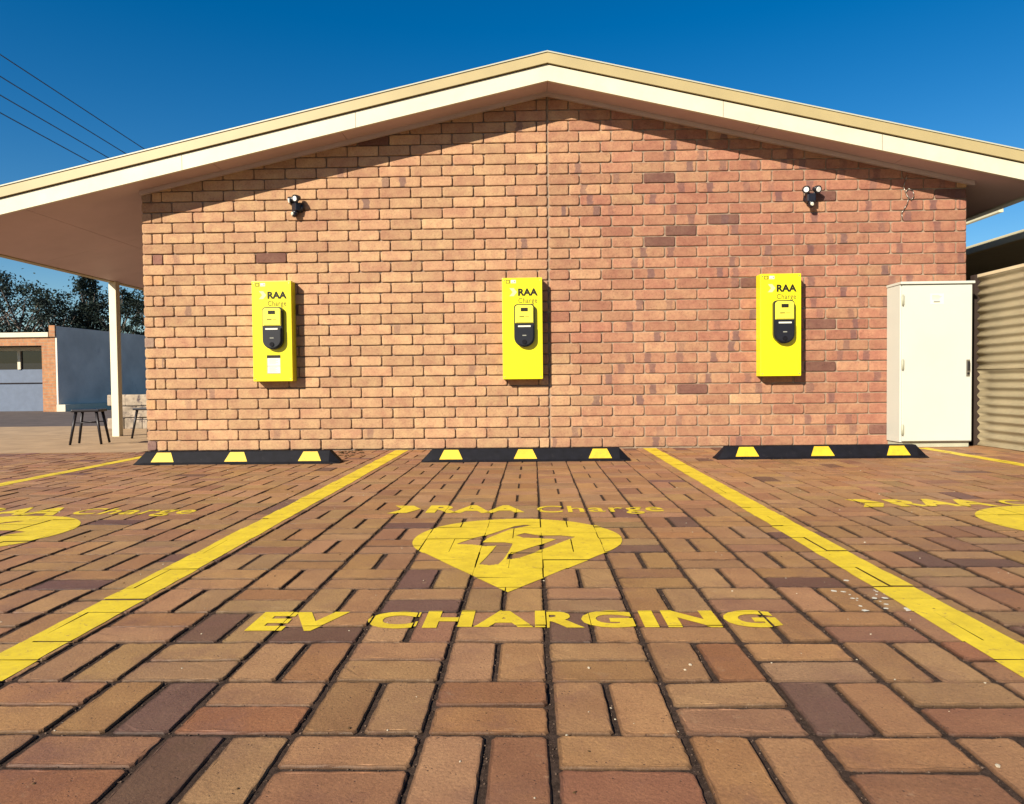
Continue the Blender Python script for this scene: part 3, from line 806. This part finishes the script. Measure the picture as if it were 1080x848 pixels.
# ------------------------------------------------------------- stools, stone wall, far buildings
def make_stool():
    root=empty('metal_stool')
    mb=MB(); mb.box(-.18,.18,-.18,.18,.415,.450,b=.012); mb.build('seat',M['stoolm'],root)
    for sx in (-1,1):
        for sy in (-1,1):
            mb=MB(); mb.tube((sx*.13,sy*.13,.42),(sx*.20,sy*.18,0),.021,.016,10); mb.build('leg',M['stoolm'],root)
    for sy in (-1,1):
        mb=MB(); mb.tube((-.155,sy*.15,.28),(.155,sy*.15,.28),.006); mb.build('rung',M['stoolm'],root)
    return root
t1=make_stool(); t1.location=(-5.10,1.0,-.004); t1.rotation_euler=(0,0,.25); t1.scale=(.78,.78,.86)
tag(t1,'dark metal stool with splayed legs on the footpath left of the verandah post','stool','metal stools under the verandah')
t2=copy_tree(t1,None,(-5.06,2.2,-.03)); t2.rotation_euler=(0,0,-.2)
tag(t2,'dark metal stool half hidden between the verandah post and the brick wall','stool','metal stools under the verandah')
# low stone block wall
rnd=random.Random(3)
mb=MB(); yy=4.6
for row in range(6):
    z=-.06+row*.19; x=-7.05+(.16 if row%2 else 0)+(.22*row if row>2 else 0)
    while x<-4.1:
        wd=rnd.uniform(.24,.42)
        mb.box(x,x+wd-.012,yy+rnd.uniform(-.02,.02),yy+.30,z,z+.178,b=.018); x+=wd
tag(mb.build('stone_wall',M['stone']),'low wall of weathered stone blocks behind the verandah post','wall')
# far garage
ga=empty('brick_garage',(-17,14,-.12),'flat-roofed orange brick garage with cream capping at the far left','garage')
mb=MB(); mb.box(-9,2.46,.0,.30,1.98,2.22); mb.box(2.46,2.86,0,.30,0,2.22); mb.box(-9,2.86,3.9,4.2,0,2.2); mb.build('wall',M['farbrick'],ga)
mb=MB(); mb.box(-9,2.70,-.06,.36,2.222,2.36,b=.01); mb.build('capping',M['cream'],ga)
mb=MB(); mb.box(-9,2.455,.70,.78,.0,1.30); mb.build('panel',M['door'],ga)
mb=MB(); mb.box(-9,2.455,.66,.70,.88,.90); mb.build('panel_rail',M['gap'],ga)
mb=MB(); mb.box(-9,2.455,.72,.76,1.302,1.90); wn=mb.build('window',M['glass'],ga)
mb=MB(); mb.box(-9,2.455,.66,.715,1.86,1.975)
for xx in (-6.5,-4.8,-3.1,-1.4,.3,1.25): mb.box(xx,xx+.09,.66,.715,1.302,1.859)
mb.build('window_frame',M['cream'],wn)
mb=MB(); mb.box(2.72,2.90,-.05,.2,2.223,2.56,b=.01); mb.build('corner_post',M['farbrick'],ga)
mb=MB(); mb.box(-9,2.8,.36,3.9,2.05,2.2); mb.build('roof',M['roofing'],ga)
# grey wall running back
mb=MB(); mb.prism([(-14.13,14.0),(-14.08,14.0),(-13.15,26),(-13.35,26)],lambda p,k:Vector((p[0],p[1],(.12 if k==0 else 2.42))))
gw=mb.build('rendered_wall',M['grender']); tag(gw,'long grey rendered wall in shade running back beside the brick garage','wall')
mb=MB(); mb.prism([(-14.14,14.0),(-13.88,14.0),(-13.08,26),(-13.36,26)],lambda p,k:Vector((p[0],p[1],(-.2 if k==0 else .118)))); mb.build('footing',M['cream'],gw)
tag(gw)
# ------------------------------------------------------------- trees
def make_tree(name,seed,h,w,kind,loc,label,clumps=60,cat='tree'):
    rnd=random.Random(seed)
    root=empty(name,loc,label,cat,'dark trees beyond the grey wall' if kind!='tip' else None)
    mb=MB(); p=Vector((0,0,-.3)); top=Vector((rnd.uniform(-.3,.3),0,h*.8)); n_=7; pts=[]
    for i in range(n_+1):
        t=i/n_; pts.append(p.lerp(top,t)+Vector((math.sin(t*5+seed)*.12*w*.3,math.cos(t*4+seed)*.1,0)))
    r0=h*.022
    for i in range(n_): mb.tube(pts[i],pts[i+1],r0*(1-i/n_*.85),r0*(1-(i+1)/n_*.85),8,cap=False)
    cl=[]
    for k in range(clumps):
        if kind=='conifer':
            t=rnd.uniform(.12,1); rad=(w*.5)*(1-t)**.7+.12; a=rnd.uniform(0,6.28); rr=rad*math.sqrt(rnd.random())
            c=Vector((rr*math.cos(a),rr*math.sin(a),h*t)); s=rnd.uniform(.22,.42)*w*.30
        else:
            a=rnd.uniform(0,6.28); e=rnd.uniform(-.9,1); rr=(w*.5)*math.sqrt(max(0,1-e*e))*rnd.uniform(.5,1.05)
            c=Vector((rr*math.cos(a),rr*math.sin(a),h*.60+e*h*.38*rnd.uniform(.7,1.02))); s=rnd.uniform(.16,.34)*w*.42
        cl.append((c,s))
        if k%3==0:
            q=pts[min(n_,max(1,int(n_*min(1,c.z/h*.85))))]; mb.tube(q,c,r0*.35,r0*.1,6,cap=False)
    mb.build('trunk',M['bark'],root,smooth=True)
    V_,F_,Cc=[],[],[]
    for c,s in cl:
        tone=rnd.uniform(.55,1.35)
        for k in range(70):
            d=Vector((rnd.gauss(0,1),rnd.gauss(0,1),rnd.gauss(0,.75))); d=d*s*.47
            q=c+d; u=Vector((rnd.gauss(0,1),rnd.gauss(0,1),rnd.gauss(0,1))).normalized(); v=u.orthogonal().normalized()
            L=rnd.uniform(.10,.24)*(.6+h*.05); W=L*rnd.uniform(.35,.6)
            i=len(V_); V_+= [q-u*L*.5,q+v*W*.5,q+u*L*.5,q-v*W*.5]; F_.append((i,i+1,i+2,i+3))
            kk=tone*rnd.uniform(.7,1.3); Cc+=[(.015*kk,.024*kk,.018*kk,1)]*4
    me=bpy.data.meshes.new('crown'); me.from_pydata(V_,[],F_); me.materials.append(M['leaf'])
    me.color_attributes.new('col','FLOAT_COLOR','POINT').data.foreach_set('color',[x for c in Cc for x in c])
    o=bpy.data.objects.new('crown',me); COL.objects.link(o); o.parent=root
    return root
TR=[('gum_tree',1,8.4,7.5,'round',(-34.6,38,-.1),'broad dark gum tree at the left edge behind the garage roof',95),
('gum_tree',2,7.6,6.0,'round',(-31.0,36,-.1),'dark bushy tree behind the right end of the garage capping',90),
('gum_tree',7,6.5,4.6,'round',(-29.2,37,-.1),'lowest dark tree in the dip left of the pointed tree',70),
('pine_tree',3,8.0,4.0,'conifer',(-27.9,38,-.1),'tallest pointed dark tree just left of the verandah post',120),
('gum_tree',4,7.0,4.0,'round',(-26.1,38,-.1),'dark tree directly behind the verandah post',80),
('gum_tree',5,7.1,3.8,'round',(-23.9,38,-.1),'dark tree between the verandah post and the brick wall',85),
('gum_tree',6,6.0,5.5,'round',(-33.0,30,-.1),'sparse tree with a leaning pale trunk over the garage capping',40)]
for nm_,sd,h,w_,kd,loc,lab,ncl in TR: make_tree(nm_,sd,h,w_,kd,loc,lab,ncl)
tp=wpt(432,93,yp=45)
make_tree('tall_gum_tree',9,tp.z+.35,7,'tip',(tp.x,45,0),'tall gum tree with only its top twigs showing over the left roof slope',110)
# pale leaning limbs of the sparse tree are part of its trunk
# hedge like dark scrub under the trees
# ------------------------------------------------------------- power lines
for i,(z,x) in enumerate(((6.83,-10.0),(6.42,-10.0),(6.07,-10.0),(5.74,-10.0))):
    mb=MB(); P=[]
    for k in range(41):
        y=-4+124*k/40; s=(y-20)/60; P.append(Vector((x-.002*y,y,z+.25*(s*s-1)*.0-(.028*(y-6.5)))))
    for a,b_ in zip(P[:-1],P[1:]): mb.tube(a,b_,.011,n=6,cap=False)
    tag(mb.build('power_line',M['wire'],smooth=True),['highest of the four overhead wires crossing the sky at top left','second highest of the four overhead wires at top left','third highest of the four overhead wires at top left','lowest of the four overhead wires at top left'][i],'power line','overhead wires at the left')
# ------------------------------------------------------------- grit, litter and splashes on the pavers
def surf_z(x,y):
    for i in GRID.get((math.floor(x/.25),math.floor(y/.25)),()):
        cx,cy,hx,hy,z0,tx,ty,rot=PAV[i]
        if abs(x-cx)<hx and abs(y-cy)<hy: return z0+tx*(x-cx)+ty*(y-cy)
    return -.006
rnd=random.Random(21)
def bits(name,n_,smin,smax,mt,seedpts=None,flat=.5,region=(-3.6,3.6,-6.2,-.2)):
    mb=MB()
    for k in range(n_):
        if seedpts: c=rnd.choice(seedpts); x=c[0]+rnd.gauss(0,c[2]); y=c[1]+rnd.gauss(0,c[2])
        else: x=rnd.uniform(region[0],region[1]); y=region[2]+(region[3]-region[2])*rnd.random()**1.7
        s=rnd.uniform(smin,smax)*(1 if rnd.random()<.9 else 1.8); z=surf_z(x,y)
        r=bmesh.ops.create_icosphere(mb.bm,subdivisions=1,radius=s)
        e=rnd.uniform(.5,1); a=rnd.uniform(0,3.1)
        for v in r['verts']:
            q=Vector((v.co.x*e*rnd.uniform(.8,1.2),v.co.y*rnd.uniform(.8,1.2),v.co.z*flat)); q.rotate(Matrix.Rotation(a,3,'Z'))
            v.co=q+Vector((x,y,z+s*flat*.5))
    return mb.build(name,mt)
tag(bits('grit',900,.0012,.0032,M['crumb']),'pale crumbs of grit scattered over the pavers','grit',kind='stuff')
tag(bits('grit',260,.002,.0045,M['litter'],flat=.4),'dark specks of grit scattered over the pavers','grit',kind='stuff')
sp=[find(p)+(.05,) for p in ((893,622),(905,632),(925,630),(935,637),(912,640))]+[find((960,628))+(.04,)]
tag(bits('paint_splash',45,.003,.011,M['splat'],seedpts=sp,flat=.06),'white splashes beside the yellow line between middle and right wheel stops','splashes',kind='stuff')
lp=[find(p)+(.06,) for p in ((368,478),(378,476),(362,481))]
tag(bits('leaf_litter',60,.006,.016,M['litter'],seedpts=lp,flat=.35),'small dark leaf litter at the right end of the left wheel stop','leaf litter',kind='stuff')

wl=[(-3.4+.35*i+random.Random(i).uniform(-.2,.2),-.13,.045) for i in range(19)]
wl=[(x,y,d) for x,y,d in wl if x<3.0]
tag(bits('leaf_litter',170,.003,.009,M['litter'],seedpts=wl,flat=.35),'fine brown leaf litter gathered along the foot of the brick wall','leaf litter',kind='stuff')

M['jgrit']=plain('joint grit',(.17,.115,.085),.95,.1,var=.6,scale=90)
rnd=random.Random(77); mb=MB()
near=[p for p in PAV if -6.05<p[1]<-4.0 and abs(p[0])<2.6]
for k in range(3600):
    cx,cy,hx,hy,z0,tx,ty,rot=rnd.choice(near)
    side=rnd.random()<hx/(hx+hy); sg=rnd.choice((-1,1)); o_=rnd.uniform(.0,.011)
    x,y=(cx+rnd.uniform(-hx,hx),cy+sg*(hy+o_)) if side else (cx+sg*(hx+o_),cy+rnd.uniform(-hy,hy))
    s_=rnd.uniform(.0008,.0024); r_=bmesh.ops.create_icosphere(mb.bm,subdivisions=1,radius=s_)
    for v in r_['verts']: v.co=Vector((v.co.x*rnd.uniform(.7,1.3)+x,v.co.y*rnd.uniform(.7,1.3)+y,v.co.z*.7-.0042+rnd.uniform(0,.0005)))
tag(mb.build('joint_grit',M['jgrit']),'coarse brown grit lying in the open paver joints','grit',kind='stuff')
